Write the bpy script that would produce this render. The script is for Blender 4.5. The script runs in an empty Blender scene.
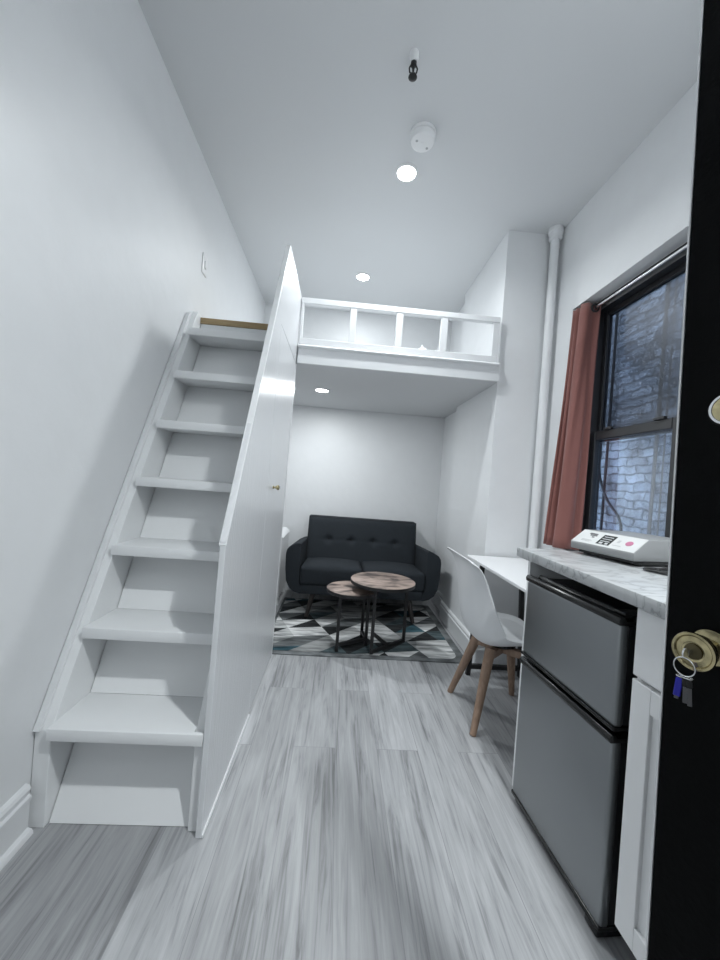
import bpy, bmesh, math, random
from mathutils import Vector, Matrix
random.seed(7)
S = bpy.context.scene
COL = S.collection
PI = math.pi

# ------------------------------------------------------------------ camera
F_PX = 374.4
YAW, PITCH, ROLL = 0.05419, 0.003077, 0.07578
EYE = Vector((0, 0, 1.17))
cy, sy = math.cos(YAW), math.sin(YAW)
r = Vector((cy, -sy, 0)); f = Vector((sy, cy, 0)); u = Vector((0, 0, 1))
f2 = f*math.cos(PITCH) + u*math.sin(PITCH); u2 = u*math.cos(PITCH) - f*math.sin(PITCH)
r3 = r*math.cos(ROLL) + u2*math.sin(ROLL); u3 = u2*math.cos(ROLL) - r*math.sin(ROLL)
cd = bpy.data.cameras.new('camera')
cd.sensor_fit = 'VERTICAL'; cd.sensor_height = 24; cd.lens = 24*F_PX/960
cd.clip_start = 0.02; cd.clip_end = 60
cam = bpy.data.objects.new('camera', cd); COL.objects.link(cam)
mw = Matrix((r3, u3, -f2)).transposed().to_4x4(); mw.translation = EYE
cam.matrix_world = mw
S.camera = cam

# ------------------------------------------------------------------ world, exposure
w = bpy.data.worlds.new('sky'); S.world = w; w.use_nodes = True
bg = w.node_tree.nodes['Background']
bg.inputs[0].default_value = (0.58, 0.76, 1.0, 1); bg.inputs[1].default_value = 4.0
S.view_settings.view_transform = 'Standard'
S.view_settings.look = 'None'
S.view_settings.exposure = 0.05
S.view_settings.gamma = 1.0
S.view_settings.use_curve_mapping = False
LIGHT_COL = (0.94, 0.985, 1.0)
P_MAIN, P_LOFT, P_ALC, P_ENTRY = 12.0, 7.5, 12.0, 32.0

# ------------------------------------------------------------------ materials
def mat(name):
    m = bpy.data.materials.new(name); m.use_nodes = True
    nt = m.node_tree; b = nt.nodes['Principled BSDF']
    return m, nt, b
def N(nt, t, **k):
    n = nt.nodes.new(t)
    for a, v in k.items(): setattr(n, a, v)
    return n
def simple(name, col, rough=0.5, metal=0.0, bump=0.0, bscale=60, coat=0.0, spec=0.5, emit=None, stretch=None, var=0.0):
    m, nt, b = mat(name)
    b.inputs['Base Color'].default_value = (*col, 1)
    b.inputs['Roughness'].default_value = rough
    b.inputs['Metallic'].default_value = metal
    b.inputs['Specular IOR Level'].default_value = spec
    if coat: b.inputs['Coat Weight'].default_value = coat; b.inputs['Coat Roughness'].default_value = 0.12
    if emit:
        b.inputs['Emission Color'].default_value = (*emit[0], 1); b.inputs['Emission Strength'].default_value = emit[1]
    if bump or var:
        tc = N(nt, 'ShaderNodeTexCoord'); mp = N(nt, 'ShaderNodeMapping')
        if stretch: mp.inputs['Scale'].default_value = stretch
        nz = N(nt, 'ShaderNodeTexNoise'); nz.inputs['Scale'].default_value = bscale; nz.inputs['Detail'].default_value = 4
        nt.links.new(tc.outputs['Object'], mp.inputs[0]); nt.links.new(mp.outputs[0], nz.inputs['Vector'])
        if bump:
            bp = N(nt, 'ShaderNodeBump'); bp.inputs['Strength'].default_value = bump; bp.inputs['Distance'].default_value = 0.004
            nt.links.new(nz.outputs['Fac'], bp.inputs['Height']); nt.links.new(bp.outputs[0], b.inputs['Normal'])
        if var:
            cr = N(nt, 'ShaderNodeValToRGB')
            cr.color_ramp.elements[0].position = 0.3; cr.color_ramp.elements[1].position = 0.7
            cr.color_ramp.elements[0].color = (*[c*(1-var) for c in col], 1)
            cr.color_ramp.elements[1].color = (*[min(1, c*(1+var)) for c in col], 1)
            nt.links.new(nz.outputs['Fac'], cr.inputs[0]); nt.links.new(cr.outputs[0], b.inputs['Base Color'])
    return m

M = {}
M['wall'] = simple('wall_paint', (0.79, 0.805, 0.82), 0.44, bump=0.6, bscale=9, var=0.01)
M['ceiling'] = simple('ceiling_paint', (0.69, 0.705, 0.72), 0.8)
M['stair'] = simple('stair_paint', (0.84, 0.855, 0.865), 0.38, bump=0.10, bscale=25)
M['panel'] = simple('gloss_paint', (0.74, 0.755, 0.775), 0.27, bump=0.40, bscale=14, stretch=(1, 7, 0.3))
M['trim'] = simple('trim_paint', (0.77, 0.785, 0.80), 0.35)
M['white_lam'] = simple('white_laminate', (0.82, 0.83, 0.84), 0.3)
M['plastic'] = simple('white_plastic', (0.84, 0.85, 0.86), 0.32)
M['shell'] = simple('chair_plastic', (0.80, 0.815, 0.83), 0.38)
M['pad'] = simple('seat_pad_vinyl', (0.70, 0.715, 0.73), 0.45)
M['sofa'] = simple('charcoal_fabric', (0.027, 0.032, 0.038), 0.9, bump=0.5, bscale=260, var=0.25, spec=0.2)
M['sofa_dark'] = simple('button_fabric', (0.008, 0.009, 0.011), 0.9)
M['dark_wood'] = simple('dark_stained_wood', (0.020, 0.015, 0.014), 0.4)
M['black_metal'] = simple('black_metal', (0.010, 0.010, 0.011), 0.42)
M['black_plastic'] = simple('black_plastic', (0.006, 0.0065, 0.007), 0.25)
M['fridge_body'] = simple('fridge_black', (0.006, 0.006, 0.007), 0.45)
M['door_black'] = simple('black_door_paint', (0.002, 0.0023, 0.0026), 0.55, bump=0.25, bscale=120, spec=0.08)
M['brass'] = simple('aged_brass', (0.46, 0.40, 0.235), 0.18, 1.0, var=0.4, bscale=50)
M['brass_dark'] = simple('brass_dark', (0.10, 0.085, 0.05), 0.4, 1.0)
M['chrome'] = simple('chrome', (0.62, 0.63, 0.64), 0.2, 1.0)
M['key_steel'] = simple('dull_key_steel', (0.16, 0.16, 0.165), 0.35, 1.0)
M['steel_bright'] = simple('polished_steel', (0.75, 0.76, 0.77), 0.25, 1.0)
M['blue'] = simple('blue_plastic', (0.02, 0.02, 0.45), 0.3)
M['window_black'] = simple('black_window_frame', (0.020, 0.021, 0.024), 0.4)
M['cable'] = simple('black_cable', (0.012, 0.012, 0.013), 0.5)
M['pale_cable'] = simple('tan_cable', (0.16, 0.14, 0.12), 0.7)
M['bedding'] = simple('white_bedding', (0.85, 0.86, 0.88), 0.9, bump=0.8, bscale=60)
M['lens'] = simple('lamp_lens', (1, 1, 1), 0.5, emit=((0.97, 0.985, 1.0), 22.0))
M['grey_mark'] = simple('grey_print', (0.10, 0.10, 0.11), 0.5)
M['pale_mark'] = simple('pale_grey_print', (0.45, 0.46, 0.47), 0.5)
M['display'] = simple('dark_display', (0.045, 0.048, 0.048), 0.25)
M['pink'] = simple('pink_button', (0.45, 0.16, 0.26), 0.4)
M['appliance'] = simple('appliance_white', (0.60, 0.61, 0.61), 0.3)
M['appliance_side'] = simple('appliance_grey', (0.27, 0.278, 0.283), 0.4)
M['hall'] = simple('hall_paint', (0.6, 0.6, 0.6), 0.7)

def wood(name, c1, c2, scale=(6, 60, 60), rough=0.45, axis='Z', detail=5):
    m, nt, b = mat(name)
    tc = N(nt, 'ShaderNodeTexCoord'); mp = N(nt, 'ShaderNodeMapping'); mp.inputs['Scale'].default_value = scale
    nz = N(nt, 'ShaderNodeTexNoise'); nz.inputs['Scale'].default_value = 1; nz.inputs['Detail'].default_value = detail; nz.inputs['Distortion'].default_value = 0.6
    cr = N(nt, 'ShaderNodeValToRGB'); cr.color_ramp.elements[0].position = 0.3; cr.color_ramp.elements[1].position = 0.72
    cr.color_ramp.elements[0].color = (*c1, 1); cr.color_ramp.elements[1].color = (*c2, 1)
    nt.links.new(tc.outputs['Object'], mp.inputs[0]); nt.links.new(mp.outputs[0], nz.inputs['Vector'])
    nt.links.new(nz.outputs['Fac'], cr.inputs[0]); nt.links.new(cr.outputs[0], b.inputs['Base Color'])
    b.inputs['Roughness'].default_value = rough
    return m
M['beech'] = wood('beech_wood', (0.25, 0.165, 0.115), (0.37, 0.255, 0.185), (60, 60, 6), 0.5)
M['raw_wood'] = wood('raw_pine', (0.30, 0.21, 0.10), (0.48, 0.37, 0.21), (5, 60, 60), 0.6)
M['rustic'] = wood('rustic_board', (0.055, 0.042, 0.038), (0.42, 0.325, 0.28), (7, 13, 13), 0.45, detail=9)
for n_ in M['rustic'].node_tree.nodes:
    if n_.type == 'VALTORGB': n_.color_ramp.elements[0].position = 0.35; n_.color_ramp.elements[1].position = 0.60

def floor_mat():
    m, nt, b = mat('grey_laminate_floor'); L = nt.links.new
    tc = N(nt, 'ShaderNodeTexCoord')
    mp = N(nt, 'ShaderNodeMapping'); mp.inputs['Rotation'].default_value = (0, 0, -PI/2); mp.inputs['Location'].default_value = (0.35, 0.07, 0)
    L(tc.outputs['Object'], mp.inputs[0])
    br = N(nt, 'ShaderNodeTexBrick'); br.offset = 0.37; br.offset_frequency = 2
    br.inputs['Color1'].default_value = (0, 0, 0, 1); br.inputs['Color2'].default_value = (1, 1, 1, 1); br.inputs['Mortar'].default_value = (0.5, 0.5, 0.5, 1)
    br.inputs['Scale'].default_value = 1; br.inputs['Mortar Size'].default_value = 0.0012; br.inputs['Mortar Smooth'].default_value = 0.1
    br.inputs['Brick Width'].default_value = 1.22; br.inputs['Row Height'].default_value = 0.182
    L(mp.outputs[0], br.inputs['Vector'])
    # per plank offset of the grain
    cmb = N(nt, 'ShaderNodeVectorMath', operation='MULTIPLY_ADD'); cmb.inputs[1].default_value = (7.3, 23.1, 5.0)
    L(br.outputs['Color'], cmb.inputs[0]); L(tc.outputs['Object'], cmb.inputs[2])
    m2 = N(nt, 'ShaderNodeMapping'); m2.inputs['Scale'].default_value = (46, 2.3, 1); L(cmb.outputs[0], m2.inputs[0])
    n1 = N(nt, 'ShaderNodeTexNoise'); n1.inputs['Scale'].default_value = 1; n1.inputs['Detail'].default_value = 7; n1.inputs['Roughness'].default_value = 0.65; n1.inputs['Distortion'].default_value = 1.0
    L(m2.outputs[0], n1.inputs['Vector'])
    m3 = N(nt, 'ShaderNodeMapping'); m3.inputs['Scale'].default_value = (11, 1.7, 1); L(cmb.outputs[0], m3.inputs[0])
    n2 = N(nt, 'ShaderNodeTexNoise'); n2.inputs['Scale'].default_value = 1; n2.inputs['Detail'].default_value = 3; n2.inputs['Distortion'].default_value = 1.6
    L(m3.outputs[0], n2.inputs['Vector'])
    cr = N(nt, 'ShaderNodeValToRGB'); e = cr.color_ramp.elements
    e[0].position = 0.30; e[0].color = (0.125, 0.129, 0.136, 1); e[1].position = 0.70; e[1].color = (0.53, 0.54, 0.555, 1)
    k = e.new(0.47); k.color = (0.37, 0.378, 0.392, 1)
    mix = N(nt, 'ShaderNodeMix', data_type='FLOAT'); mix.inputs[0].default_value = 0.34
    L(n1.outputs['Fac'], mix.inputs[2]); L(n2.outputs['Fac'], mix.inputs[3])
    L(mix.outputs[0], cr.inputs[0])
    # plank tone
    bw = N(nt, 'ShaderNodeRGBToBW'); L(br.outputs['Color'], bw.inputs[0])
    mr = N(nt, 'ShaderNodeMapRange'); mr.inputs[3].default_value = 0.80; mr.inputs[4].default_value = 1.02; L(bw.outputs[0], mr.inputs[0])
    ml = N(nt, 'ShaderNodeMix', data_type='RGBA', blend_type='MULTIPLY'); ml.inputs[0].default_value = 1
    L(cr.outputs[0], ml.inputs[6]); L(mr.outputs[0], ml.inputs[7])
    seam = N(nt, 'ShaderNodeMix', data_type='RGBA'); seam.inputs[7].default_value = (0.26, 0.265, 0.275, 1)
    L(br.outputs['Fac'], seam.inputs[0]); L(ml.outputs[2], seam.inputs[6]); L(seam.outputs[2], b.inputs['Base Color'])
    b.inputs['Roughness'].default_value = 0.42
    bp = N(nt, 'ShaderNodeBump'); bp.inputs['Strength'].default_value = 0.12; bp.inputs['Distance'].default_value = 0.003
    L(n1.outputs['Fac'], bp.inputs['Height']); L(bp.outputs[0], b.inputs['Normal'])
    return m
M['floor'] = floor_mat()

def marble_mat():
    m, nt, b = mat('grey_marble_laminate'); L = nt.links.new
    tc = N(nt, 'ShaderNodeTexCoord'); mp = N(nt, 'ShaderNodeMapping'); mp.inputs['Rotation'].default_value = (0.3, 0.4, 0.7)
    mp.inputs['Scale'].default_value = (1.0, 2.6, 1.6)
    L(tc.outputs['Object'], mp.inputs[0])
    n = N(nt, 'ShaderNodeTexNoise'); n.inputs['Scale'].default_value = 3.4; n.inputs['Detail'].default_value = 8; n.inputs['Distortion'].default_value = 1.8
    L(mp.outputs[0], n.inputs['Vector'])
    cr = N(nt, 'ShaderNodeValToRGB'); e = cr.color_ramp.elements
    e[0].position = 0.42; e[0].color = (0.46, 0.475, 0.485, 1); e[1].position = 0.60; e[1].color = (0.49, 0.505, 0.515, 1)
    k = e.new(0.50); k.color = (0.27, 0.28, 0.29, 1); k = e.new(0.47); k.color = (0.43, 0.445, 0.455, 1); k = e.new(0.525); k.color = (0.42, 0.435, 0.445, 1)
    L(n.outputs['Fac'], cr.inputs[0]); L(cr.outputs[0], b.inputs['Base Color']); b.inputs['Roughness'].default_value = 0.3
    return m
M['marble'] = marble_mat()

def steel_mat():
    m, nt, b = mat('brushed_stainless')
    b.inputs['Base Color'].default_value = (0.29, 0.305, 0.315, 1); b.inputs['Metallic'].default_value = 0.9; b.inputs['Roughness'].default_value = 0.33
    tc = N(nt, 'ShaderNodeTexCoord'); mp = N(nt, 'ShaderNodeMapping'); mp.inputs['Scale'].default_value = (1, 3, 220)
    n = N(nt, 'ShaderNodeTexNoise'); n.inputs['Scale'].default_value = 2; n.inputs['Detail'].default_value = 3
    bp = N(nt, 'ShaderNodeBump'); bp.inputs['Strength'].default_value = 0.05; bp.inputs['Distance'].default_value = 0.002
    nt.links.new(tc.outputs['Object'], mp.inputs[0]); nt.links.new(mp.outputs[0], n.inputs['Vector']); nt.links.new(n.outputs['Fac'], bp.inputs['Height']); nt.links.new(bp.outputs[0], b.inputs['Normal'])
    return m
M['steel'] = steel_mat()

def curtain_mat():
    m, nt, b = mat('rust_curtain')
    b.inputs['Base Color'].default_value = (0.225, 0.085, 0.072, 1); b.inputs['Roughness'].default_value = 0.75
    b.inputs['Sheen Weight'].default_value = 0.25
    return m
M['curtain'] = curtain_mat()

def brick_mat():
    m, nt, b = mat('old_painted_brick'); L = nt.links.new
    tc = N(nt, 'ShaderNodeTexCoord')
    sx = N(nt, 'ShaderNodeSeparateXYZ'); L(tc.outputs['Object'], sx.inputs[0])
    cb = N(nt, 'ShaderNodeCombineXYZ'); L(sx.outputs[1], cb.inputs[0]); L(sx.outputs[2], cb.inputs[1])
    nz = N(nt, 'ShaderNodeTexNoise'); nz.inputs['Scale'].default_value = 9; nz.inputs['Detail'].default_value = 4; L(tc.outputs['Object'], nz.inputs['Vector'])
    ad = N(nt, 'ShaderNodeVectorMath', operation='MULTIPLY_ADD'); ad.inputs[1].default_value = (0.12, 0.075, 0)
    L(nz.outputs['Color'], ad.inputs[0]); L(cb.outputs[0], ad.inputs[2])
    br = N(nt, 'ShaderNodeTexBrick'); br.inputs['Scale'].default_value = 1
    br.inputs['Brick Width'].default_value = 0.21; br.inputs['Row Height'].default_value = 0.072; br.inputs['Mortar Size'].default_value = 0.009; br.inputs['Mortar Smooth'].default_value = 0.9
    br.inputs['Color1'].default_value = (0.36, 0.39, 0.44, 1); br.inputs['Color2'].default_value = (0.62, 0.65, 0.70, 1); br.inputs['Mortar'].default_value = (0.30, 0.31, 0.33, 1)
    L(ad.outputs[0], br.inputs['Vector'])
    n2 = N(nt, 'ShaderNodeTexNoise'); n2.inputs['Scale'].default_value = 4.0; n2.inputs['Detail'].default_value = 9; n2.inputs['Roughness'].default_value = 0.78; L(tc.outputs['Object'], n2.inputs['Vector'])
    cr = N(nt, 'ShaderNodeValToRGB'); cr.color_ramp.elements[0].position = 0.36; cr.color_ramp.elements[1].position = 0.6
    cr.color_ramp.elements[0].color = (0.16, 0.14, 0.12, 1); cr.color_ramp.elements[1].color = (1, 1, 1, 1)
    L(n2.outputs['Fac'], cr.inputs[0])
    ml = N(nt, 'ShaderNodeMix', data_type='RGBA', blend_type='MULTIPLY'); ml.inputs[0].default_value = 0.9
    L(br.outputs['Color'], ml.inputs[6]); L(cr.outputs[0], ml.inputs[7]); L(ml.outputs[2], b.inputs['Base Color'])
    b.inputs['Roughness'].default_value = 0.9
    hm = N(nt, 'ShaderNodeMath', operation='MULTIPLY_ADD'); hm.inputs[1].default_value = -1.0
    L(br.outputs['Fac'], hm.inputs[0]); L(n2.outputs['Fac'], hm.inputs[2])
    bp = N(nt, 'ShaderNodeBump'); bp.inputs['Strength'].default_value = 1.0; bp.inputs['Distance'].default_value = 0.02
    L(hm.outputs[0], bp.inputs['Height']); L(bp.outputs[0], b.inputs['Normal'])
    return m
M['brick'] = brick_mat()

def glass_mat(name, tint, refl, gr=0.03):
    m, nt, b = mat(name); nt.nodes.remove(b)
    out = nt.nodes['Material Output']
    tr = N(nt, 'ShaderNodeBsdfTransparent'); tr.inputs[0].default_value = (*tint, 1)
    gl = N(nt, 'ShaderNodeBsdfGlossy'); gl.inputs['Roughness'].default_value = gr
    fr = N(nt, 'ShaderNodeFresnel'); fr.inputs[0].default_value = 1.45
    mm = N(nt, 'ShaderNodeMath', operation='MULTIPLY'); mm.inputs[1].default_value = refl
    mx = N(nt, 'ShaderNodeMixShader')
    nt.links.new(fr.outputs[0], mm.inputs[0]); nt.links.new(mm.outputs[0], mx.inputs[0]); nt.links.new(tr.outputs[0], mx.inputs[1]); nt.links.new(gl.outputs[0], mx.inputs[2]); nt.links.new(mx.outputs[0], out.inputs[0])
    return m
M['glass'] = glass_mat('window_glass', (0.95, 0.97, 1.0), 0.35)
M['glass_grey'] = glass_mat('grey_window_glass', (0.52, 0.53, 0.55), 0.3, 0.35)  # upper pane: darker grey tint and rougher gloss than the lower pane

def rug_mat():
    m, nt, b = mat('geometric_rug'); L = nt.links.new
    tc = N(nt, 'ShaderNodeTexCoord'); sp = N(nt, 'ShaderNodeSeparateXYZ'); L(tc.outputs['Object'], sp.inputs[0])
    def math_(op, a, bb=None, c=None):
        n = N(nt, 'ShaderNodeMath', operation=op)
        for i, v in enumerate((a, bb, c)):
            if v is None: continue
            if isinstance(v, (int, float)): n.inputs[i].default_value = v
            else: L(v, n.inputs[i])
        return n.outputs[0]
    X, Y = sp.outputs[0], sp.outputs[1]
    uu = math_('MULTIPLY_ADD', Y, 1.6, math_('MULTIPLY', X, 3.6))
    vv = math_('MULTIPLY_ADD', Y, 6.2, math_('MULTIPLY', X, -1.3))
    fu, fv = math_('FLOOR', uu), math_('FLOOR', vv)
    tri = math_('GREATER_THAN', math_('FRACT', uu), math_('FRACT', vv))
    cb = N(nt, 'ShaderNodeCombineXYZ'); L(fu, cb.inputs[0]); L(fv, cb.inputs[1]); L(tri, cb.inputs[2])
    wn = N(nt, 'ShaderNodeTexWhiteNoise', noise_dimensions='3D'); L(cb.outputs[0], wn.inputs['Vector'])
    cr = N(nt, 'ShaderNodeValToRGB'); cr.color_ramp.interpolation = 'CONSTANT'; e = cr.color_ramp.elements
    e[0].position = 0; e[0].color = (0.035, 0.038, 0.04, 1)
    e[1].position = 0.14; e[1].color = (0.66, 0.67, 0.67, 1)
    for p, c in ((0.45, (0.15, 0.16, 0.165)), (0.62, (0.50, 0.51, 0.51)), (0.76, (0.09, 0.12, 0.13)), (0.84, (0.30, 0.31, 0.31)), (0.93, (0.05, 0.105, 0.13))):
        k = e.new(p); k.color = (*c, 1)
    L(wn.outputs['Value'], cr.inputs[0])
    nz = N(nt, 'ShaderNodeTexNoise'); nz.inputs['Scale'].default_value = 1; nz.inputs['Detail'].default_value = 6
    mp = N(nt, 'ShaderNodeMapping'); mp.inputs['Scale'].default_value = (5, 26, 1); L(tc.outputs['Object'], mp.inputs[0]); L(mp.outputs[0], nz.inputs['Vector'])
    c2 = N(nt, 'ShaderNodeValToRGB'); c2.color_ramp.elements[0].position = 0.35; c2.color_ramp.elements[1].position = 0.6
    c2.color_ramp.elements[0].color = (0.20, 0.21, 0.22, 1); c2.color_ramp.elements[1].color = (1, 1, 1, 1)
    L(nz.outputs['Fac'], c2.inputs[0])
    ml = N(nt, 'ShaderNodeMix', data_type='RGBA', blend_type='MULTIPLY'); ml.inputs[0].default_value = 0.8
    L(cr.outputs[0], ml.inputs[6]); L(c2.outputs[0], ml.inputs[7])
    L(ml.outputs[2], b.inputs['Base Color']); b.inputs['Roughness'].default_value = 0.95
    b.inputs['Specular IOR Level'].default_value = 0.1
    bp = N(nt, 'ShaderNodeBump'); bp.inputs['Strength'].default_value = 0.3; bp.inputs['Distance'].default_value = 0.004
    n3 = N(nt, 'ShaderNodeTexNoise'); n3.inputs['Scale'].default_value = 300; L(tc.outputs['Object'], n3.inputs['Vector']); L(n3.outputs['Fac'], bp.inputs['Height']); L(bp.outputs[0], b.inputs['Normal'])
    return m
M['rug'] = rug_mat()
M['rug_edge'] = simple('rug_border', (0.13, 0.14, 0.145), 0.95, var=0.5, bscale=12)

# ------------------------------------------------------------------ geometry helpers
def B(): return bmesh.new()
def merge(bm, other):
    me = bpy.data.meshes.new('tmp'); other.to_mesh(me); other.free(); bm.from_mesh(me); bpy.data.meshes.remove(me)
def box(bm, x0, x1, y0, y1, z0, z1, bev=0.0, seg=2, mtx=None):
    t = bmesh.new(); bmesh.ops.create_cube(t, size=1)
    for v in t.verts:
        v.co = Vector(((x0+x1)/2 + v.co.x*(x1-x0), (y0+y1)/2 + v.co.y*(y1-y0), (z0+z1)/2 + v.co.z*(z1-z0)))
    if bev: bmesh.ops.bevel(t, geom=t.edges[:], offset=bev, segments=seg, profile=0.5, affect='EDGES')
    if mtx: bmesh.ops.transform(t, matrix=mtx, verts=t.verts[:])
    merge(bm, t); return bm
def prism(bm, pts, a0, a1, axis='x', bev=0.0, seg=2, sk=None):
    """polygon pts extruded along an axis: x -> pts are (y,z); y -> (x,z); z -> (x,y)"""
    def P(p, a):
        if axis == 'x': return Vector((a, p[0], p[1]))
        if axis == 'y': return Vector((p[0], a, p[1]))
        return Vector((p[0], p[1], a))
    t = bmesh.new()
    lo = [t.verts.new(P(p, a0)) for p in pts]; hi = [t.verts.new(P(p, a1)) for p in pts]
    n = len(pts)
    t.faces.new(lo); t.faces.new(hi[::-1])
    for i in range(n): t.faces.new((lo[i], hi[i], hi[(i+1) % n], lo[(i+1) % n]))
    bmesh.ops.recalc_face_normals(t, faces=t.faces[:])
    if bev: bmesh.ops.bevel(t, geom=t.edges[:], offset=bev, segments=seg, profile=0.5, affect='EDGES')
    if sk:
        for v in t.verts: v.co = sk(v.co)
    merge(bm, t); return bm
def lathe(bm, prof, n=32, mtx=None):
    t = bmesh.new(); rings = []
    for rr, z in prof:
        if rr < 1e-6: rings.append([t.verts.new((0, 0, z))])
        else: rings.append([t.verts.new((rr*math.cos(2*PI*i/n), rr*math.sin(2*PI*i/n), z)) for i in range(n)])
    for a, b in zip(rings, rings[1:]):
        for i in range(n):
            j = (i+1) % n
            if len(a) == 1 and len(b) == 1: continue
            if len(a) == 1: t.faces.new((a[0], b[i], b[j]))
            elif len(b) == 1: t.faces.new((a[i], a[j], b[0]))
            else: t.faces.new((a[i], a[j], b[j], b[i]))
    if len(rings[0]) > 1: t.faces.new(rings[0][::-1])
    if len(rings[-1]) > 1: t.faces.new(rings[-1])
    bmesh.ops.recalc_face_normals(t, faces=t.faces[:])
    if mtx: bmesh.ops.transform(t, matrix=mtx, verts=t.verts[:])
    merge(bm, t); return bm
def tube(bm, pts, rad, n=10, sq=False, closed=False):
    """round (or square) bar through points; rad number or list"""
    pts = [Vector(p) for p in pts]; m = len(pts)
    rads = rad if isinstance(rad, (list, tuple)) else [rad]*m
    t = bmesh.new(); rings = []
    if sq: n = 4
    prev = None
    for i, p in enumerate(pts):
        if closed: d = pts[(i+1) % m] - pts[i-1]
        else: d = pts[min(i+1, m-1)] - pts[max(i-1, 0)]
        d.normalize()
        if prev is None:
            ref = Vector((0, 0, 1)) if abs(d.z) < 0.9 else Vector((1, 0, 0))
            a = d.cross(ref).normalized()
        else:
            a = (prev - d*prev.dot(d)).normalized()
        prev = a; b = d.cross(a)
        off = PI/4 if sq else 0; k = rads[i]*(math.sqrt(2) if sq else 1)
        rings.append([t.verts.new(p + a*k*math.cos(2*PI*j/n+off) + b*k*math.sin(2*PI*j/n+off)) for j in range(n)])
    prs = list(zip(rings, rings[1:])) + ([(rings[-1], rings[0])] if closed else [])
    for A, C in prs:
        for j in range(n): t.faces.new((A[j], A[(j+1) % n], C[(j+1) % n], C[j]))
    if not closed: t.faces.new(rings[0][::-1]); t.faces.new(rings[-1])
    bmesh.ops.recalc_face_normals(t, faces=t.faces[:])
    merge(bm, t); return bm
def rotz(a): return Matrix.Rotation(a, 4, 'Z')
def xf(x, y, z): return Matrix.Translation((x, y, z))

def obj(name, bm, m, parent=None, smooth=35, shift=None):
    if shift is not None: bmesh.ops.translate(bm, vec=-Vector(shift), verts=bm.verts[:])
    me = bpy.data.meshes.new(name); bm.to_mesh(me); bm.free()
    me.materials.append(M[m] if isinstance(m, str) else m)
    if smooth:
        for p in me.polygons: p.use_smooth = True
        me.set_sharp_from_angle(angle=math.radians(smooth))
    o = bpy.data.objects.new(name, me); COL.objects.link(o)
    if parent: o.parent = parent
    return o
def thing(name, label, cat, loc=(0, 0, 0), rz=0, group=None):
    o = bpy.data.objects.new(name, None); COL.objects.link(o); o.empty_display_size = 0.1
    o.location = loc; o.rotation_euler = (0, 0, rz); o['label'] = label; o['category'] = cat
    if group: o['group'] = group
    return o
def tag(o, label, cat, group=None):
    o['label'] = label; o['category'] = cat
    if group: o['group'] = group
    return o
def struct(name, bm, m, smooth=30):
    o = obj(name, bm, m, None, smooth); o['kind'] = 'structure'; return o
def rebase(o, loc):
    """move the origin of a one-mesh thing to loc"""
    o.data.transform(Matrix.Translation(-Vector(loc))); o.location = loc; return o

# ------------------------------------------------------------------ room shell
XL, ZC, YB, YF = -0.90, 2.925, 3.90, -0.28
XR = 1.345
PIL_X, PIL_Y0, PIL_Y1, REC_X = 1.003, 2.455, 3.33, 1.055
WY0, WY1, WZ0, WZ1 = 1.36, 2.222, 0.86, 2.318       # window opening
WT = 0.17
fl = struct('floor', box(B(), XL-0.1, XR+WT, -1.6, YB+0.1, -0.06, 0), 'floor', 0)
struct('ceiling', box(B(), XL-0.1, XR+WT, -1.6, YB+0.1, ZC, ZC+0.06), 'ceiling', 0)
struct('wall_left', box(B(), XL-0.1, XL, YF-0.12, YB+0.1, 0, ZC), 'wall', 0)
struct('wall_back', box(B(), XL, XR+WT, YB, YB+0.1, 0, ZC), 'wall', 0)
bm = B()
box(bm, XR, XR+WT, YF-0.12, WY0, 0, ZC)
box(bm, XR, XR+WT, WY0, WY1, 0, WZ0)
box(bm, XR, XR+WT, WY0, WY1, WZ1, ZC)
box(bm, XR, XR+WT, WY1, PIL_Y0, 0, ZC)
prism(bm, [(PIL_X, PIL_Y0), (XR+WT, PIL_Y0), (XR+WT, YB), (REC_X, YB), (REC_X, PIL_Y1), (PIL_X, PIL_Y1)], 0, ZC, 'z')
struct('wall_right', bm, 'wall', 0)
DX0, DX1, DZ = -0.06, 0.87, 2.06
bm = B()
box(bm, XL, DX0, YF-0.12, YF, 0, ZC); box(bm, DX1, XR, YF-0.12, YF, 0, ZC); box(bm, DX0, DX1, YF-0.12, YF, DZ, ZC)
struct('wall_front', bm, 'wall', 0)
bm = B()
box(bm, XL-0.1, XR+WT, -1.7, -1.6, 0, ZC); box(bm, XL-0.1, XL, -1.6, YF-0.12, 0, ZC); box(bm, XR, XR+WT, -1.6, YF-0.12, 0, ZC)
struct('wall_hall', bm, 'hall', 0)

def base_profile(bm, p0, p1, nrm, h=0.155, rnd=True):
    """baseboard run between floor points p0,p1 standing off the wall along nrm"""
    prof = [(0, 0), (0.016, 0), (0.016, h*0.66), (0.021, h*0.68), (0.021, h*0.76), (0.013, h*0.79), (0.013, h*0.88), (0.018, h*0.91), (0.012, h*0.97), (0, h)]
    if rnd: prof = [(0, 0), (0.034, 0), (0.033, 0.008), (0.028, 0.015), (0.016, 0.019)] + prof[2:]
    p0, p1, nrm = Vector(p0), Vector(p1), Vector(nrm)
    t = bmesh.new(); rings = []
    for p in (p0, p1): rings.append([t.verts.new((p.x + nrm.x*d, p.y + nrm.y*d, z)) for d, z in prof])
    n = len(prof)
    for i in range(n): t.faces.new((rings[0][i], rings[0][(i+1) % n], rings[1][(i+1) % n], rings[1][i]))
    t.faces.new(rings[0]); t.faces.new(rings[1][::-1])
    bmesh.ops.recalc_face_normals(t, faces=t.faces[:]); merge(bm, t)
struct('baseboard_left', (lambda b: (base_profile(b, (XL, YF), (XL, 1.218), (1, 0)), b)[1])(B()), 'trim')
bm = B()
base_profile(bm, (PIL_X, PIL_Y0-0.02), (PIL_X, PIL_Y1+0.0), (-1, 0), rnd=False)
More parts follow.
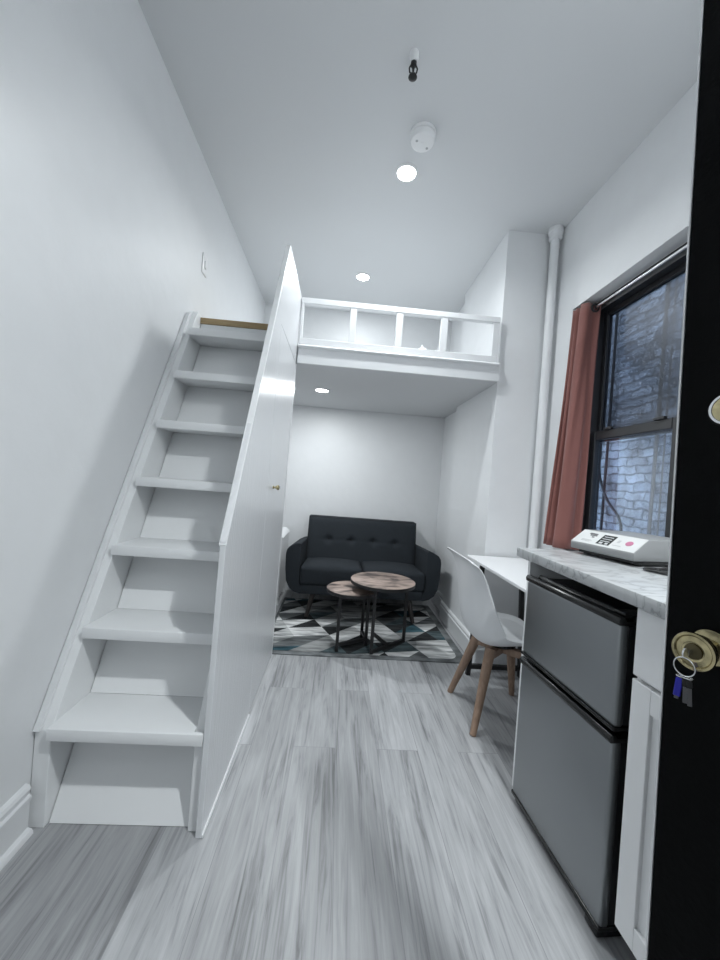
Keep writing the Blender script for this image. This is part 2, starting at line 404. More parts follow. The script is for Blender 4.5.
base_profile(bm, (PIL_X-0.02, PIL_Y0), (XR, PIL_Y0), (0, -1), rnd=False)
base_profile(bm, (REC_X, PIL_Y1), (REC_X, YB), (-1, 0), rnd=False)
struct('baseboard_right', bm, 'trim')
bm = B(); base_profile(bm, (XL, YB), (REC_X-0.02, YB), (0, -1), rnd=False); struct('baseboard_back', bm, 'trim')

# window
win = bpy.data.objects.new('window_1', None); COL.objects.link(win); win.location = (XR+0.13, (WY0+WY1)/2, WZ0); win['kind'] = 'structure'
o0 = win.location.copy()
fx0, fx1 = XR+0.085, XR+WT
bm = B(); fw = 0.035
box(bm, fx0, fx1, WY0, WY0+fw+0.13, WZ0, WZ1); box(bm, fx0, fx1, WY1-fw-0.075, WY1, WZ0, WZ1)
box(bm, fx0, fx1, WY0+fw+0.13, WY1-fw-0.075, WZ1-0.055, WZ1); box(bm, fx0, fx1, WY0+fw+0.13, WY1-fw-0.075, WZ0, WZ0+0.04)
obj('window_frame', bm, 'window_black', win, 0, o0)
ya, yb = WY0+fw+0.13, WY1-fw-0.075
def sash(name, xa, xb, z0, z1, st, rl_b, rl_t, gm):
    bm = B()
    box(bm, xa, xb, ya, ya+st, z0, z1, 0.004, 1); box(bm, xa, xb, yb-st, yb, z0, z1, 0.004, 1)
    box(bm, xa, xb, ya+st, yb-st, z0, z0+rl_b, 0.004, 1); box(bm, xa, xb, ya+st, yb-st, z1-rl_t, z1, 0.004, 1)
    s = obj(name, bm, 'window_black', win, 0, o0)
    g = obj('glass_pane', box(B(), (xa+xb)/2-0.002, (xa+xb)/2+0.002, ya+st, yb-st, z0+rl_b, z1-rl_t), gm, s, 0, o0)
sash('lower_sash', XR+0.092, XR+0.125, WZ0+0.04, 1.555, 0.045, 0.075, 0.05, 'glass')
sash('upper_sash', XR+0.128, XR+0.16, 1.50, WZ1-0.055, 0.03, 0.05, 0.03, 'glass_grey')
bm = B(); box(bm, XR+0.078, XR+0.096, 1.60, 1.66, 1.552, 1.566, 0.003); box(bm, XR+0.078, XR+0.096, 1.93, 1.99, 1.552, 1.566, 0.003)
obj('sash_lock', bm, 'window_black', win, 0, o0)

# outside: brick wall of the airshaft
struct('wall_outside', box(B(), 2.45, 2.6, -2.0, 9.0, -2.5, 7.0), 'brick', 0)

# ------------------------------------------------------------------ stair side partition (leaning 0.4 degrees)
def lean(co): return Vector((co.x + 0.0075*co.z, co.y, co.z))
PX1, PX0 = -0.352, -0.371
PY0, PYB = 1.212, 2.452
DY = 1.834
pt = thing('stair_partition', 'white gloss painted tall partition panel with sloped front edge closing the stair side', 'partition panel', (PX0, PY0, 0))
L0 = Vector((PX0, PY0, 0))
top = 2.327
bm = B()
prism(bm, [(PY0, 0), (DY-0.001, 0), (DY-0.001, 1.90), (PYB, 1.90), (PYB, top), (1.905, top), (PY0, 0.945)], PX0, PX1, 'x', 0.002, 1, lean)
obj('panel', bm, 'panel', pt, 0, L0)
bm = B(); prism(bm, [(DY+0.0005, 0.014), (PYB-0.022, 0.014), (PYB-0.022, 1.8955), (DY+0.001, 1.8993)], PX0+0.004, PX1, 'x', 0.002, 1, lean)
cdoor = obj('closet_door', bm, 'panel', pt, 0, L0)
kx = PX1 + 0.0075*1.09
bm = B(); lathe(bm, [(0.009, 0), (0.009, 0.003), (0.005, 0.005), (0.005, 0.014), (0.010, 0.018), (0.0135, 0.024), (0.012, 0.031), (0.006, 0.0345), (0, 0.035)], 20, xf(kx, 1.975, 1.104) @ Matrix.Rotation(PI/2, 4, 'Y'))
obj('knob', bm, 'brass', cdoor, 60, L0)
bm = B(); prism(bm, [(PYB-0.020, 0), (PYB, 0), (PYB, 1.898), (PYB-0.020, 1.898)], PX0, PX1+0.002, 'x', 0.001, 1, lean)
obj('hinge_post', bm, 'trim', pt, 0, L0)
bm = B(); box(bm, PX1, PX1+0.006, PY0, DY-0.004, 0, 0.012, 0.002, 1)
obj('floor_bead', bm, 'trim', pt, 0, L0)
bm = B(); prism(bm, [(PY0-0.002, 0.935), (1.898, top), (1.912, top+0.004), (PYB, top+0.004), (PYB, top-0.004), (1.915, top-0.006), (PY0+0.004, 0.93)], PX0-0.003, PX1+0.001, 'x', 0.001, 1, lean)
obj('edge_strip', bm, 'stair', pt, 0, L0)

# ------------------------------------------------------------------ staircase
st = thing('staircase', 'steep white painted ladder stair with seven open box treads against the left wall', 'stairs', (-0.64, 1.23, 0))
L0 = st.location.copy()
SX0, SX1 = XL+0.002, -0.848
def front(z): return 1.078 + 0.505*z
def strpoly(off=0.0): return [(1.235-off, 0), (1.48, 0), (2.46, 1.98), (2.46, 2.0), (front(2.03)+0.02-off, 2.04), (front(2.01)-off, 2.0), (front(0.31)-off, 0.31)]
bm = B(); prism(bm, strpoly(), SX0, SX1, 'x', 0.002, 1); obj('stringer', bm, 'stair', st, 0, L0)
bm = B(); prism(bm, [(front(0.31)-0.012, 0.31), (front(2.0)-0.012, 2.01), (front(2.0)+0.03, 2.035), (front(0.31)+0.05, 0.31)], SX0, SX0+0.022, 'x', 0.002, 1); obj('stringer_cap', bm, 'trim', st, 0, L0)
bm = B(); prism(bm, strpoly(), -0.404, -0.3725, 'x', 0.002, 1, lean); obj('stringer', bm, 'stair', st, 0, L0)
TX0, TX1 = SX1, -0.404
for n in range(1, 8):
    z = 0.067 + 0.2628*n; y0 = 1.078 + 0.1325*n
    bm = B(); yb_ = 1.25 + 0.495*z + 0.0
    xr_, xs_ = TX1+0.0075*z-0.0005, -0.3725+0.0075*z
    yn = front(z-0.038)-0.0005
    prism(bm, [(TX0, y0), (xs_, y0), (xs_, yn), (xr_, yn), (xr_, yb_), (TX0, yb_)], z-0.038, z, 'z', 0.003, 2)
    obj('tread', bm, 'stair', st, 30, L0)
# sloping boards closing the back between the treads
for n in range(0, 8):
    za = (0.067 + 0.2628*n) if n else 0.002
    zb = 0.067 + 0.2628*(n+1) - 0.0385 if n < 7 else 1.985
    ya_, yb2 = 1.25 + 0.495*za, 1.25 + 0.495*zb
    if n == 7: ya_, yb2 = 2.155, 2.155
    bm = B(); prism(bm, [(ya_, za), (yb2, zb), (yb2+0.018, zb), (ya_+0.018, za)], TX0+0.004, TX1-0.001, 'x'); obj('riser_board', bm, 'stair', st, 0, L0)

# ------------------------------------------------------------------ loft
LF = 2.452
lp = thing('loft_platform', 'white sleeping loft platform spanning above the sofa alcove', 'loft', (0.3, LF, 1.90))
L0 = lp.location.copy()
bm = B(); prism(bm, [(PX1+0.02, LF-0.006), (PIL_X-0.001, LF-0.006), (PIL_X-0.001, PIL_Y1+0.001), (REC_X-0.001, PIL_Y1+0.001), (REC_X-0.001, YB-0.001), (XL+0.001, YB-0.001), (XL+0.001, 2.463), (PX1+0.02, 2.463)], 1.90, 2.02, 'z')
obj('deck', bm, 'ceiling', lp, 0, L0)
bm = B(); box(bm, PX1+0.022, PIL_X-0.001, LF-0.026, LF-0.007, 1.898, 2.0, 0.002, 1); obj('fascia_board', bm, 'trim', lp, 0, L0)
bm = B(); prism(bm, [(LF-0.007, 1.992), (LF-0.036, 1.995), (LF-0.046, 2.006), (LF-0.036, 2.018), (LF-0.007, 2.0195)], PX1+0.022, PIL_X-0.012, 'x'); obj('ledge_moulding', bm, 'trim', lp, 40, L0)
bm = B(); box(bm, SX1+0.001, -0.390, 2.15, 2.4625, 1.987, 2.02, 0.001, 1); obj('landing_edge', bm, 'raw_wood', lp, 0, L0)

lr = thing('loft_railing', 'low white wooden railing with four open bays along the loft edge', 'railing', (0.3, LF, 2.028))
L0 = lr.location.copy()
ry0, ry1 = LF-0.03, LF+0.008
rx0, rx1 = PX1+0.024, PIL_X-0.022
bm = B(); box(bm, rx0, rx1, ry0, ry1, 2.285, 2.322, 0.003, 1); obj('top_rail', bm, 'trim', lr, 0, L0)
bm = B(); box(bm, rx0, rx1, ry0+0.002, ry1, 2.021, 2.062, 0.003, 1); obj('bottom_rail', bm, 'trim', lr, 0, L0)
for xa, xb in ((rx0, rx0+0.016), (-0.012, 0.030), (0.291, 0.334), (0.588, 0.633), (rx1-0.044, rx1)):
    bm = B(); box(bm, xa, xb, ry0+0.004, ry1-0.002, 2.060, 2.287, 0.002, 1); obj('post', bm, 'trim', lr, 0, L0)

def crumple(x0, x1, y0, y1, z0, h, nx, ny, seed):
    rnd = random.Random(seed); bm = B(); g = []
    for i in range(nx+1):
        row = []
        for j in range(ny+1):
            s, t = i/nx, j/ny
            e = min(1, 5*min(s, 1-s, t, 1-t))
            row.append(bm.verts.new((x0+(x1-x0)*s+rnd.uniform(-.006, .006), y0+(y1-y0)*t+rnd.uniform(-.006, .006), z0+e*h*(0.55+0.45*math.sin(9*s+3*t)*math.cos(5*t-2*s))+rnd.uniform(0, .012)*e)))
        g.append(row)
    for i in range(nx):
        for j in range(ny): bm.faces.new((g[i][j], g[i+1][j], g[i+1][j+1], g[i][j+1]))
    low = [bm.verts.new((v.co.x, v.co.y, z0)) for v in [g[0][0], g[nx][0], g[nx][ny], g[0][ny]]]
    return bm
bm = B()
merge(bm, crumple(0.44, 0.70, LF+0.02, LF+0.24, 2.0215, 0.125, 30, 22, 3))
bedding = obj('blanket', bm, 'bedding', None, 60); tag(bedding, 'crumpled white blanket lying on the loft floor behind the railing', 'blanket'); rebase(bedding, (0.6, LF+0.15, 2.0215))

# ------------------------------------------------------------------ steam riser pipe
px_, py_ = 1.297, 2.397
rp = thing('riser_pipe', 'white painted vertical steam pipe beside the curtain', 'pipe', (px_, py_, 0))
obj('pipe', lathe(B(), [(0.027, 0), (0.027, ZC-0.001)], 24), 'trim', rp, 60)
obj('ceiling_collar', lathe(B(), [(0.030, ZC-0.075), (0.041, ZC-0.068), (0.043, ZC-0.030), (0.047, ZC-0.026), (0.047, ZC-0.0005)], 28), 'trim', rp, 40)

# ------------------------------------------------------------------ ceiling fittings
def downlight(x, y, z, label, power, spread=180, rr=0.052, group='recessed ceiling lights'):
    d = thing('ceiling_light', label, 'ceiling light', (x, y, z), 0, group)
    obj('trim_ring', lathe(B(), [(rr+0.012, 0), (rr+0.012, -0.003), (rr+0.006, -0.007), (rr, -0.007), (rr, -0.003), (rr-0.004, -0.001)], 36), 'plastic', d, 40)
    obj('lens', lathe(B(), [(rr, -0.003), (rr, -0.006), (0, -0.0065)], 36), 'lens', d, 40)
    ld = bpy.data.lights.new('lamp_light', 'AREA'); ld.shape = 'DISK'; ld.size = 2*rr; ld.energy = power; ld.spread = math.radians(spread); ld.color = LIGHT_COL
    lo = bpy.data.objects.new('lamp_light', ld); COL.objects.link(lo); lo.parent = d; lo.location = (0, 0, -0.012)
    return d
downlight(0.245, 2.095, ZC, 'small bright recessed light beside the smoke detector', P_MAIN, 150)
downlight(0.068, 3.215, ZC, 'small bright recessed light over the sleeping loft', P_LOFT)
downlight(-0.202, 3.115, 1.90, 'small bright recessed light under the loft above the sofa', P_ALC)
downlight(0.75, 0.15, ZC, 'small bright recessed light by the entry door', P_ENTRY, 134)

sd = thing('smoke_detector', 'round white smoke detector on the ceiling', 'smoke detector', (0.284, 1.852, ZC))
obj('mount_plate', lathe(B(), [(0.064, 0), (0.064, -0.012), (0.058, -0.016)], 40), 'plastic', sd, 40)
obj('body', lathe(B(), [(0.055, -0.016), (0.060, -0.018), (0.060, -0.036), (0.056, -0.046), (0.046, -0.051), (0, -0.052)], 40), 'plastic', sd, 35)
for a, b_ in ((-0.030, -0.012), (0.028, 0.022)): obj('sensor_vent', lathe(B(), [(0.0065, -0.050), (0.0065, -0.0526)], 12, xf(a, b_, 0)), 'pale_mark', sd, 0)
obj('test_button', lathe(B(), [(0.011, -0.051), (0.011, -0.0535), (0, -0.054)], 20), 'plastic', sd, 40)

sp = thing('fire_sprinkler', 'black sprinkler head hanging from a white ceiling collar', 'sprinkler', (0.172, 1.512, ZC))
obj('collar', lathe(B(), [(0.019, 0), (0.019, -0.020), (0.014, -0.026), (0.014, -0.038)], 24), 'plastic', sp, 40)
bm = B(); lathe(bm, [(0.009, -0.036), (0.012, -0.040), (0.012, -0.052), (0.006, -0.056), (0.004, -0.075), (0.004, -0.082)], 18)
tube(bm, [(-0.010, 0, -0.050), (-0.0165, 0, -0.064), (-0.014, 0, -0.080), (-0.003, 0, -0.092)], 0.0032, 8)
tube(bm, [(0.010, 0, -0.050), (0.0165, 0, -0.064), (0.014, 0, -0.080), (0.003, 0, -0.092)], 0.0032, 8)
obj('frame', bm, 'black_metal', sp, 40)
obj('deflector', lathe(B(), [(0.006, -0.088), (0.016, -0.094), (0.018, -0.100), (0.006, -0.108), (0, -0.109)], 20), 'black_metal', sp, 40)

wp = thing('wall_plate', 'blank white switch plate high on the left wall above the stairs', 'wall plate', (XL, 2.277, 2.382))
obj('plate', box(B(), 0, 0.006, -0.036, 0.036, -0.058, 0.058, 0.003, 2), 'plastic', wp, 40)
bm = B(); box(bm, 0.006, 0.012, -0.010, 0.010, -0.022, 0.022, 0.002, 1); obj('toggle', bm, 'plastic', wp, 0)

# ------------------------------------------------------------------ sofa
sf = thing('sofa', 'charcoal fabric two-seat sofa with button back and splayed legs against the back wall', 'sofa', (0.258, 3.462, 0.0085), -0.012)
D0, D1 = -0.365, 0.36
def armpoly(s): return [(s*x, z) for x, z in ((0.520, 0.20), (0.565, 0.213), (0.605, 0.245), (0.632, 0.30), (0.645, 0.40), (0.648, 0.52), (0.642, 0.556), (0.622, 0.584), (0.570, 0.612), (0.545, 0.618), (0.527, 0.612), (0.524, 0.30), (0.515, 0.272), (0.50, 0.265), (0.50, 0.20))]
for s in (-1, 1):
    bm = B(); prism(bm, armpoly(s), D0, D1, 'y', 0.007, 3, lambda c: Vector((c.x, c.y, c.z - (0.075*(c.y-D0) if c.z > 0.5 else 0)))); obj('arm', bm, 'sofa', sf, 50)
bm = B(); box(bm, -0.503, 0.503, D0+0.003, D1, 0.20, 0.275, 0.006, 2); obj('base', bm, 'sofa', sf, 50)
def backrest():
    bm = B(); nx, nz = 72, 30; hw, z0, z1 = 0.528, 0.36, 0.785
    btn = (-0.322, -0.105, 0.108, 0.322); zbtn = 0.582
    front_, back_ = [], []
    for j in range(nz+1):
        t = j/nz; z = z0+(z1-z0)*t
        rf, rb = [], []
        for i in range(nx+1):
            s = i/nx; x = -hw+2*hw*s
            e = min(s, 1-s)*2*hw; et = (1-t)*(z1-z0)
            rnd = 0.022*(1-math.exp(-e/0.02))*(1-math.exp(-et/0.02))
            d = 0
            for bx in btn:
                rr = math.hypot(x-bx, z-zbtn); d += 0.024*math.exp(-(rr/0.030)**2)
                d += 0.006*math.exp(-(abs(z-zbtn)/0.012)**2)*math.exp(-((x-bx)/0.10)**2)
            yf = 0.115 + 0.10*t - rnd + d
            rf.append(bm.verts.new((x, yf, z))); rb.append(bm.verts.new((x, 0.275+0.10*t, z)))
        front_.append(rf); back_.append(rb)
    for j in range(nz):
        for i in range(nx):
            bm.faces.new((front_[j][i], front_[j][i+1], front_[j+1][i+1], front_[j+1][i])); bm.faces.new((back_[j][i+1], back_[j][i], back_[j+1][i], back_[j+1][i+1]))
    for j in range(nz):
        bm.faces.new((front_[j][0], front_[j+1][0], back_[j+1][0], back_[j][0])); bm.faces.new((front_[j+1][nx], front_[j][nx], back_[j][nx], back_[j+1][nx]))
    for i in range(nx):
        bm.faces.new((front_[nz][i], front_[nz][i+1], back_[nz][i+1], back_[nz][i])); bm.faces.new((front_[0][i+1], front_[0][i], back_[0][i], back_[0][i+1]))
    return bm, btn, zbtn
bm, btn, zbtn = backrest()
bk = obj('backrest', bm, 'sofa', sf, 50)
for bx in btn:
    bm = B(); lathe(bm, [(0, -0.004), (0.010, -0.003), (0.013, 0.001), (0.011, 0.004), (0, 0.006)], 16, xf(bx, 0.174, zbtn) @ Matrix.Rotation(PI/2, 4, 'X')); obj('button', bm, 'sofa_dark', bk, 60)
bm = B(); tube(bm, [(-0.520, 0.116, 0.40), (-0.526, 0.216, 0.783), (0.526, 0.216, 0.783), (0.520, 0.116, 0.40)], 0.005, 8); obj('piping', bm, 'sofa_dark', bk, 50)
for s in (-1, 1):
    bm = B(); x0, x1 = (-0.522, -0.004) if s < 0 else (0.004, 0.522)
    box(bm, x0, x1, D0-0.008, 0.16, 0.276, 0.428, 0.026, 4)
    bmesh.ops.subdivide_edges(bm, edges=[e for e in bm.edges if e.calc_length() > 0.1], cuts=9, use_grid_fill=True)
    for v in bm.verts:
        a = max(0, 1-((v.co.x-(x0+x1)/2)/((x1-x0)/2))**2); b_ = max(0, 1-((v.co.y+0.10)/0.27)**2)
        if v.co.z > 0.39: v.co.z += 0.030*a**0.7*b_**0.5
        if v.co.z > 0.36: v.co.z -= 0.075*max(0, v.co.y-D0-0.03)
        if v.co.y < D0+0.01: v.co.y -= 0.012*a*max(0, 1-((v.co.z-0.36)/0.08)**2)
    obj('seat_cushion', bm, 'sofa', sf, 50)
for sx in (-1, 1):
    for yy, oy in ((D0+0.075, -0.055), (D1-0.07, 0.03)):
        bm = B(); tube(bm, [(sx*0.405, yy, 0.20), (sx*0.447, yy+oy, 0.006)], [0.025, 0.0155], 14); obj('leg', bm, 'dark_wood', sf, 50)

# ------------------------------------------------------------------ rug
rx0_, rx1_, ryf, ryb = -0.44, 0.955, 2.47, 3.62
rg = thing('rug', 'grey white and teal geometric triangle rug under the sofa and coffee tables', 'rug', (0.2, 3.0, 0))
def rrect(x0, x1, y0, y1, rr, n=6):
    pts = []
    for cx, cy_, a0 in ((x1-rr, y0+rr, -PI/2), (x1-rr, y1-rr, 0), (x0+rr, y1-rr, PI/2), (x0+rr, y0+rr, PI)):
        for k in range(n+1):
            a = a0 + PI/2*k/n; pts.append((cx+rr*math.cos(a), cy_+rr*math.sin(a)))
    return pts
bm = B(); prism(bm, rrect(rx0_, rx1_, ryf, ryb, 0.012), 0.0005, 0.007, 'z'); obj('border', bm, 'rug_edge', rg, 0, rg.location)
bm = B(); prism(bm, rrect(rx0_+0.02, rx1_-0.055, ryf+0.045, ryb-0.03, 0.07), 0.007, 0.0085, 'z'); obj('pile', bm, 'rug', rg, 0, rg.location)

# ------------------------------------------------------------------ nesting coffee tables
def coffee(name, label, c, rr, h, feet, bars, rot):
    t = thing(name, label, 'coffee table', (c[0], c[1], 0.0085), 0, 'round nesting coffee tables')
    h -= 0.0085
    tp = obj('tabletop', lathe(B(), [(rr-0.004, h-0.022), (rr, h-0.020), (rr, h-0.002), (rr-0.003, h-0.0005), (0, h)], 64, rotz(rot)), 'rustic', t, 40)
    obj('rim_band', lathe(B(), [(rr-0.006, h-0.024), (rr+0.0025, h-0.024), (rr+0.0025, h-0.003), (rr+0.0004, h-0.003), (rr+0.0004, h-0.0225), (rr-0.006, h-0.0225)], 64), 'black_metal', t, 40)
    for x, y in feet:
        obj('leg', tube(B(), [(x-c[0], y-c[1], 0), (x-c[0], y-c[1], h-0.022)], 0.0105, sq=True), 'black_metal', t, 0)
    for (a, b_, zz) in bars:
        obj('foot_bar', tube(B(), [(a[0]-c[0], a[1]-c[1], zz), (b_[0]-c[0], b_[1]-c[1], zz)], 0.0095, sq=True), 'black_metal', t, 0)
        obj('top_bar', tube(B(), [(a[0]-c[0], a[1]-c[1], h-0.033), (b_[0]-c[0], b_[1]-c[1], h-0.033)], 0.0095, sq=True), 'black_metal', t, 0)
    return t
A_, B_, D_ = (0.300, 2.528), (0.560, 2.752), (0.338, 2.850)
mid = ((A_[0]+B_[0])/2, (A_[1]+B_[1])/2)
coffee('coffee_table', 'taller larger round rustic wood coffee table with black legs', (0.362, 2.655), 0.228, 0.482, (A_, B_, D_), ((A_, B_, 0.012), (mid, D_, 0.012)), 0.4)
l1, f_, c_ = (0.066, 2.540), (0.272, 2.660), (0.250, 2.793)
coffee('coffee_table', 'lower smaller round rustic wood coffee table tucked under the larger one', (0.152, 2.680), 0.184, 0.405, (l1, f_, c_), ((l1, f_, 0.045), (f_, c_, 0.045)), 1.9)

# ------------------------------------------------------------------ radiator beside the sofa
rd = thing('radiator', 'slim white column radiator standing left of the sofa', 'radiator', (-0.535, 3.62, 0))
for k in range(7):
    yy = -0.20+0.066*k
    bm = B()
    for xx in (-0.05, 0.05): tube(bm, [(xx, yy, 0.06), (xx, yy, 0.60)], 0.017, 10)
    tube(bm, [(-0.06, yy, 0.60), (-0.03, yy, 0.63), (0.03, yy, 0.63), (0.06, yy, 0.60)], 0.020, 10)
    tube(bm, [(-0.06, yy, 0.075), (0.06, yy, 0.075)], 0.020, 10)
    obj('column', bm, 'trim', rd, 60)
for zz in (0.075, 0.60): obj('header', tube(B(), [(0, -0.22, zz), (0, 0.22, zz)], 0.02, 10), 'trim', rd, 60)
for yy in (-0.20, 0.196):
    for xx in (-0.05, 0.05): obj('foot', tube(B(), [(xx, yy, 0.0), (xx, yy, 0.06)], [0.02, 0.014], 10), 'trim', rd, 60)

# ------------------------------------------------------------------ desk
dk = thing('desk', 'small white desk with black metal legs between the counter and pier', 'desk', (1.1, 1.97, 0))
L0 = dk.location.copy()
dx0, dx1, dy0, dy1, dz = 0.874, 1.252, 1.50, 2.425, 0.740
obj('desktop', box(B(), dx0, dx1, dy0, dy1, dz-0.018, dz, 0.003, 1), 'white_lam', dk, 0, L0)
for x, xt in ((dx0+0.026, dx0+0.072), (dx1-0.012, dx1-0.05)):
    for y in (dy0+0.06, dy1-0.095):
        obj('leg', tube(B(), [(x, y, 0), (xt, y, dz-0.018)], 0.0125, sq=True), 'black_metal', dk, 0, L0)
for y in (dy0+0.06, dy1-0.095):
    obj('foot_bar', tube(B(), [(dx0+0.04, y, 0.055), (dx1-0.02, y, 0.055)], 0.0125, sq=True), 'black_metal', dk, 0, L0)

# ------------------------------------------------------------------ shell chair
ch = thing('desk_chair', 'white moulded shell chair with beech legs facing the desk', 'chair', (0.915, 1.94, 0), 0.0)
prof = [(0.225, 0.398), (0.212, 0.424), (0.170, 0.434), (0.09, 0.418), (0.0, 0.400), (-0.08, 0.388), (-0.140, 0.396), (-0.182, 0.432), (-0.206, 0.50), (-0.216, 0.58), (-0.222, 0.66), (-0.230, 0.735), (-0.241, 0.788), (-0.253, 0.816), (-0.268, 0.832)]
hwid = [0.170, 0.190, 0.205, 0.222, 0.230, 0.236, 0.240, 0.240, 0.236, 0.230, 0.226, 0.224, 0.224, 0.222, 0.215]
lift = [0.002, 0.006, 0.018, 0.042, 0.070, 0.095, 0.115, 0.122, 0.110, 0.088, 0.062, 0.042, 0.024, 0.010, 0.0]
def shell_pt(i, s):
    x, z = prof[i]
    a = prof[max(i-1, 0)]; b_ = prof[min(i+1, len(prof)-1)]
    tx, tz = b_[0]-a[0], b_[1]-a[1]; l = math.hypot(tx, tz); nx, nz = tz/l, -tx/l     # towards the sitter
    k = lift[i]*abs(s)**2.6
    sag = 0.0
    if i >= len(prof)-2: sag = -0.008*abs(s)**6
    return Vector((x + nx*k, s*hwid[i]*(1-0.0*abs(s)), z + nz*k + sag))
bm = B(); nu = 16; g = []
for i in range(len(prof)): g.append([bm.verts.new(shell_pt(i, -1+2*j/nu)) for j in range(nu+1)])
for i in range(len(prof)-1):
    for j in range(nu): bm.faces.new((g[i][j], g[i][j+1], g[i+1][j+1], g[i+1][j]))
bmesh.ops.recalc_face_normals(bm, faces=bm.faces[:])
sh = obj('seat_shell', bm, 'shell', ch, 180)
md = sh.modifiers.new('thick', 'SOLIDIFY'); md.thickness = 0.009; md.offset = 0
md = sh.modifiers.new('sub', 'SUBSURF'); md.levels = 1; md.render_levels = 2
bm = B(); nr, ns = 10, 40; cen = bm.verts.new((0.04, 0, 0.436)); prev = None
for k in range(1, nr+1):
    rr = k/nr; ring = []
    for a in range(ns):
        an = 2*PI*a/ns; ex = abs(math.cos(an))**0.75*math.copysign(1, math.cos(an)); ey = abs(math.sin(an))**0.75*math.copysign(1, math.sin(an))
        y = 0.172*rr*ey; x = 0.04+0.165*rr*ex
        z = 0.436 - 0.018*rr**4 + 0.9*y*y + (0.010 if x < -0.05 else 0)*rr
        ring.append(bm.verts.new((x, y, z)))
    for a in range(ns):
        b_ = (a+1) % ns
        if prev is None: bm.faces.new((cen, ring[a], ring[b_]))
        else: bm.faces.new((prev[a], ring[a], ring[b_], prev[b_]))
    prev = ring
pd = obj('seat_pad', bm, 'pad', ch, 180); md = pd.modifiers.new('thick', 'SOLIDIFY'); md.thickness = 0.014; md.offset = -1
LT = 0.375
for sx, sy in ((-1, 1), (-1, -1), (1, 1), (1, -1)):
    tx, ty = 0.085*sx + (-0.005 if sx < 0 else 0.01), 0.085*sy
    fx, fy = (-0.190 if sx < 0 else 0.175), 0.185*sy
    bm = B(); tube(bm, [(tx, ty, LT), (tx*0.7+fx*0.3, ty*0.7+fy*0.3, LT*0.7), (fx, fy, 0.0)], [0.026, 0.024, 0.0155], 14)
    obj('leg', bm, 'beech', ch, 60)
bm = B()
tube(bm, [(-0.09, -0.085, 0.345), (0.095, 0.085, 0.345)], 0.018, sq=True); tube(bm, [(-0.09, 0.085, 0.345), (0.095, -0.085, 0.345)], 0.017, sq=True)
obj('cross_frame', bm, 'beech', ch, 0)
obj('seat_mount', lathe(B(), [(0.06, 0.362), (0.075, 0.372), (0.075, 0.386)], 24), 'black_plastic', ch, 50)

# ------------------------------------------------------------------ counter run
CX0, CX1, CY0, CY1, CZ0, CZ1 = 0.742, XR-0.002, 0.40, 1.492, 0.915, 0.95
ct = obj('countertop', box(B(), CX0, CX1, CY0, CY1, CZ0, CZ1, 0.003, 2), 'marble', None, 40); tag(ct, 'grey veined marble-look laminate countertop under the window', 'countertop'); rebase(ct, (1.04, 0.95, CZ0))

ep = obj('end_panel', box(B(), 0.782, CX1-0.01, 1.452, 1.470, 0, CZ0, 0.001, 1), 'white_lam', None, 0); tag(ep, 'thin white end panel holding up the counter beyond the refrigerator', 'cabinet panel'); rebase(ep, (1.05, 1.461, 0))

cb = thing('base_cabinet', 'white shaker base cabinet with drawer between refrigerator and black door', 'cabinet', (1.06, 0.66, 0))
L0 = cb.location.copy()
bm = B(); box(bm, 0.792, CX1-0.005, 0.405, 0.912, 0.10, CZ0-0.001); box(bm, 0.86, CX1-0.005, 0.405, 0.912, 0, 0.10)
obj('carcass', bm, 'white_lam', cb, 0, L0)
dr = obj('drawer', box(B(), 0.772, 0.791, 0.412, 0.905, 0.738, 0.905, 0.002, 1), 'white_lam', cb, 0, L0)
obj('drawer_pull', (lambda b: (tube(b, [(0.772, 0.60, 0.82), (0.748, 0.60, 0.82), (0.748, 0.735, 0.82), (0.772, 0.735, 0.82)], 0.005, 10), b)[1])(B()), 'chrome', dr, 40, L0)
bm = B(); y0, y1, z0, z1, s_ = 0.412, 0.905, 0.108, 0.728, 0.058
box(bm, 0.772, 0.791, y0, y0+s_, z0, z1, 0.0015, 1); box(bm, 0.772, 0.791, y1-s_, y1, z0, z1, 0.0015, 1)
box(bm, 0.772, 0.791, y0+s_, y1-s_, z0, z0+s_, 0.0015, 1); box(bm, 0.772, 0.791, y0+s_, y1-s_, z1-s_, z1, 0.0015, 1)
cdr = obj('door', bm, 'white_lam', cb, 0, L0)
obj('inset_panel', box(B(), 0.781, 0.788, y0+s_-0.004, y1-s_+0.004, z0+s_-0.004, z1-s_+0.004), 'white_lam', cdr, 0, L0)

# ------------------------------------------------------------------ refrigerator (local: -x is the front, y along the wall)
fr = thing('refrigerator', 'compact two-door stainless and black refrigerator under the counter', 'refrigerator', (0.7595, 1.178, 0), math.atan2(0.027, 0.445))
fw2 = 0.2235
obj('cabinet_body', box(B(), 0.062, 0.50, -fw2+0.002, fw2-0.002, 0.035, 0.852, 0.006, 2), 'fridge_body', fr, 40)
bm = B(); box(bm, 0.012, 0.47, -fw2+0.006, fw2-0.006, 0.0, 0.0235, 0.004, 1); obj('plinth', bm, 'black_plastic', fr, 40)
def fdoor(name, z0, z1):
    bm = B(); box(bm, 0.001, 0.031, -fw2, fw2, z0, z1, 0.010, 4)
    d = obj(name, bm, 'steel', fr, 40)
    obj('door_liner', box(B(), 0.026, 0.058, -fw2+0.003, fw2-0.003, z0+0.004, z1-0.004, 0.004, 2), 'fridge_body', d, 40)
    return d
ud = fdoor('freezer_door', 0.566, 0.842)
ld_ = fdoor('lower_door', 0.032, 0.531)
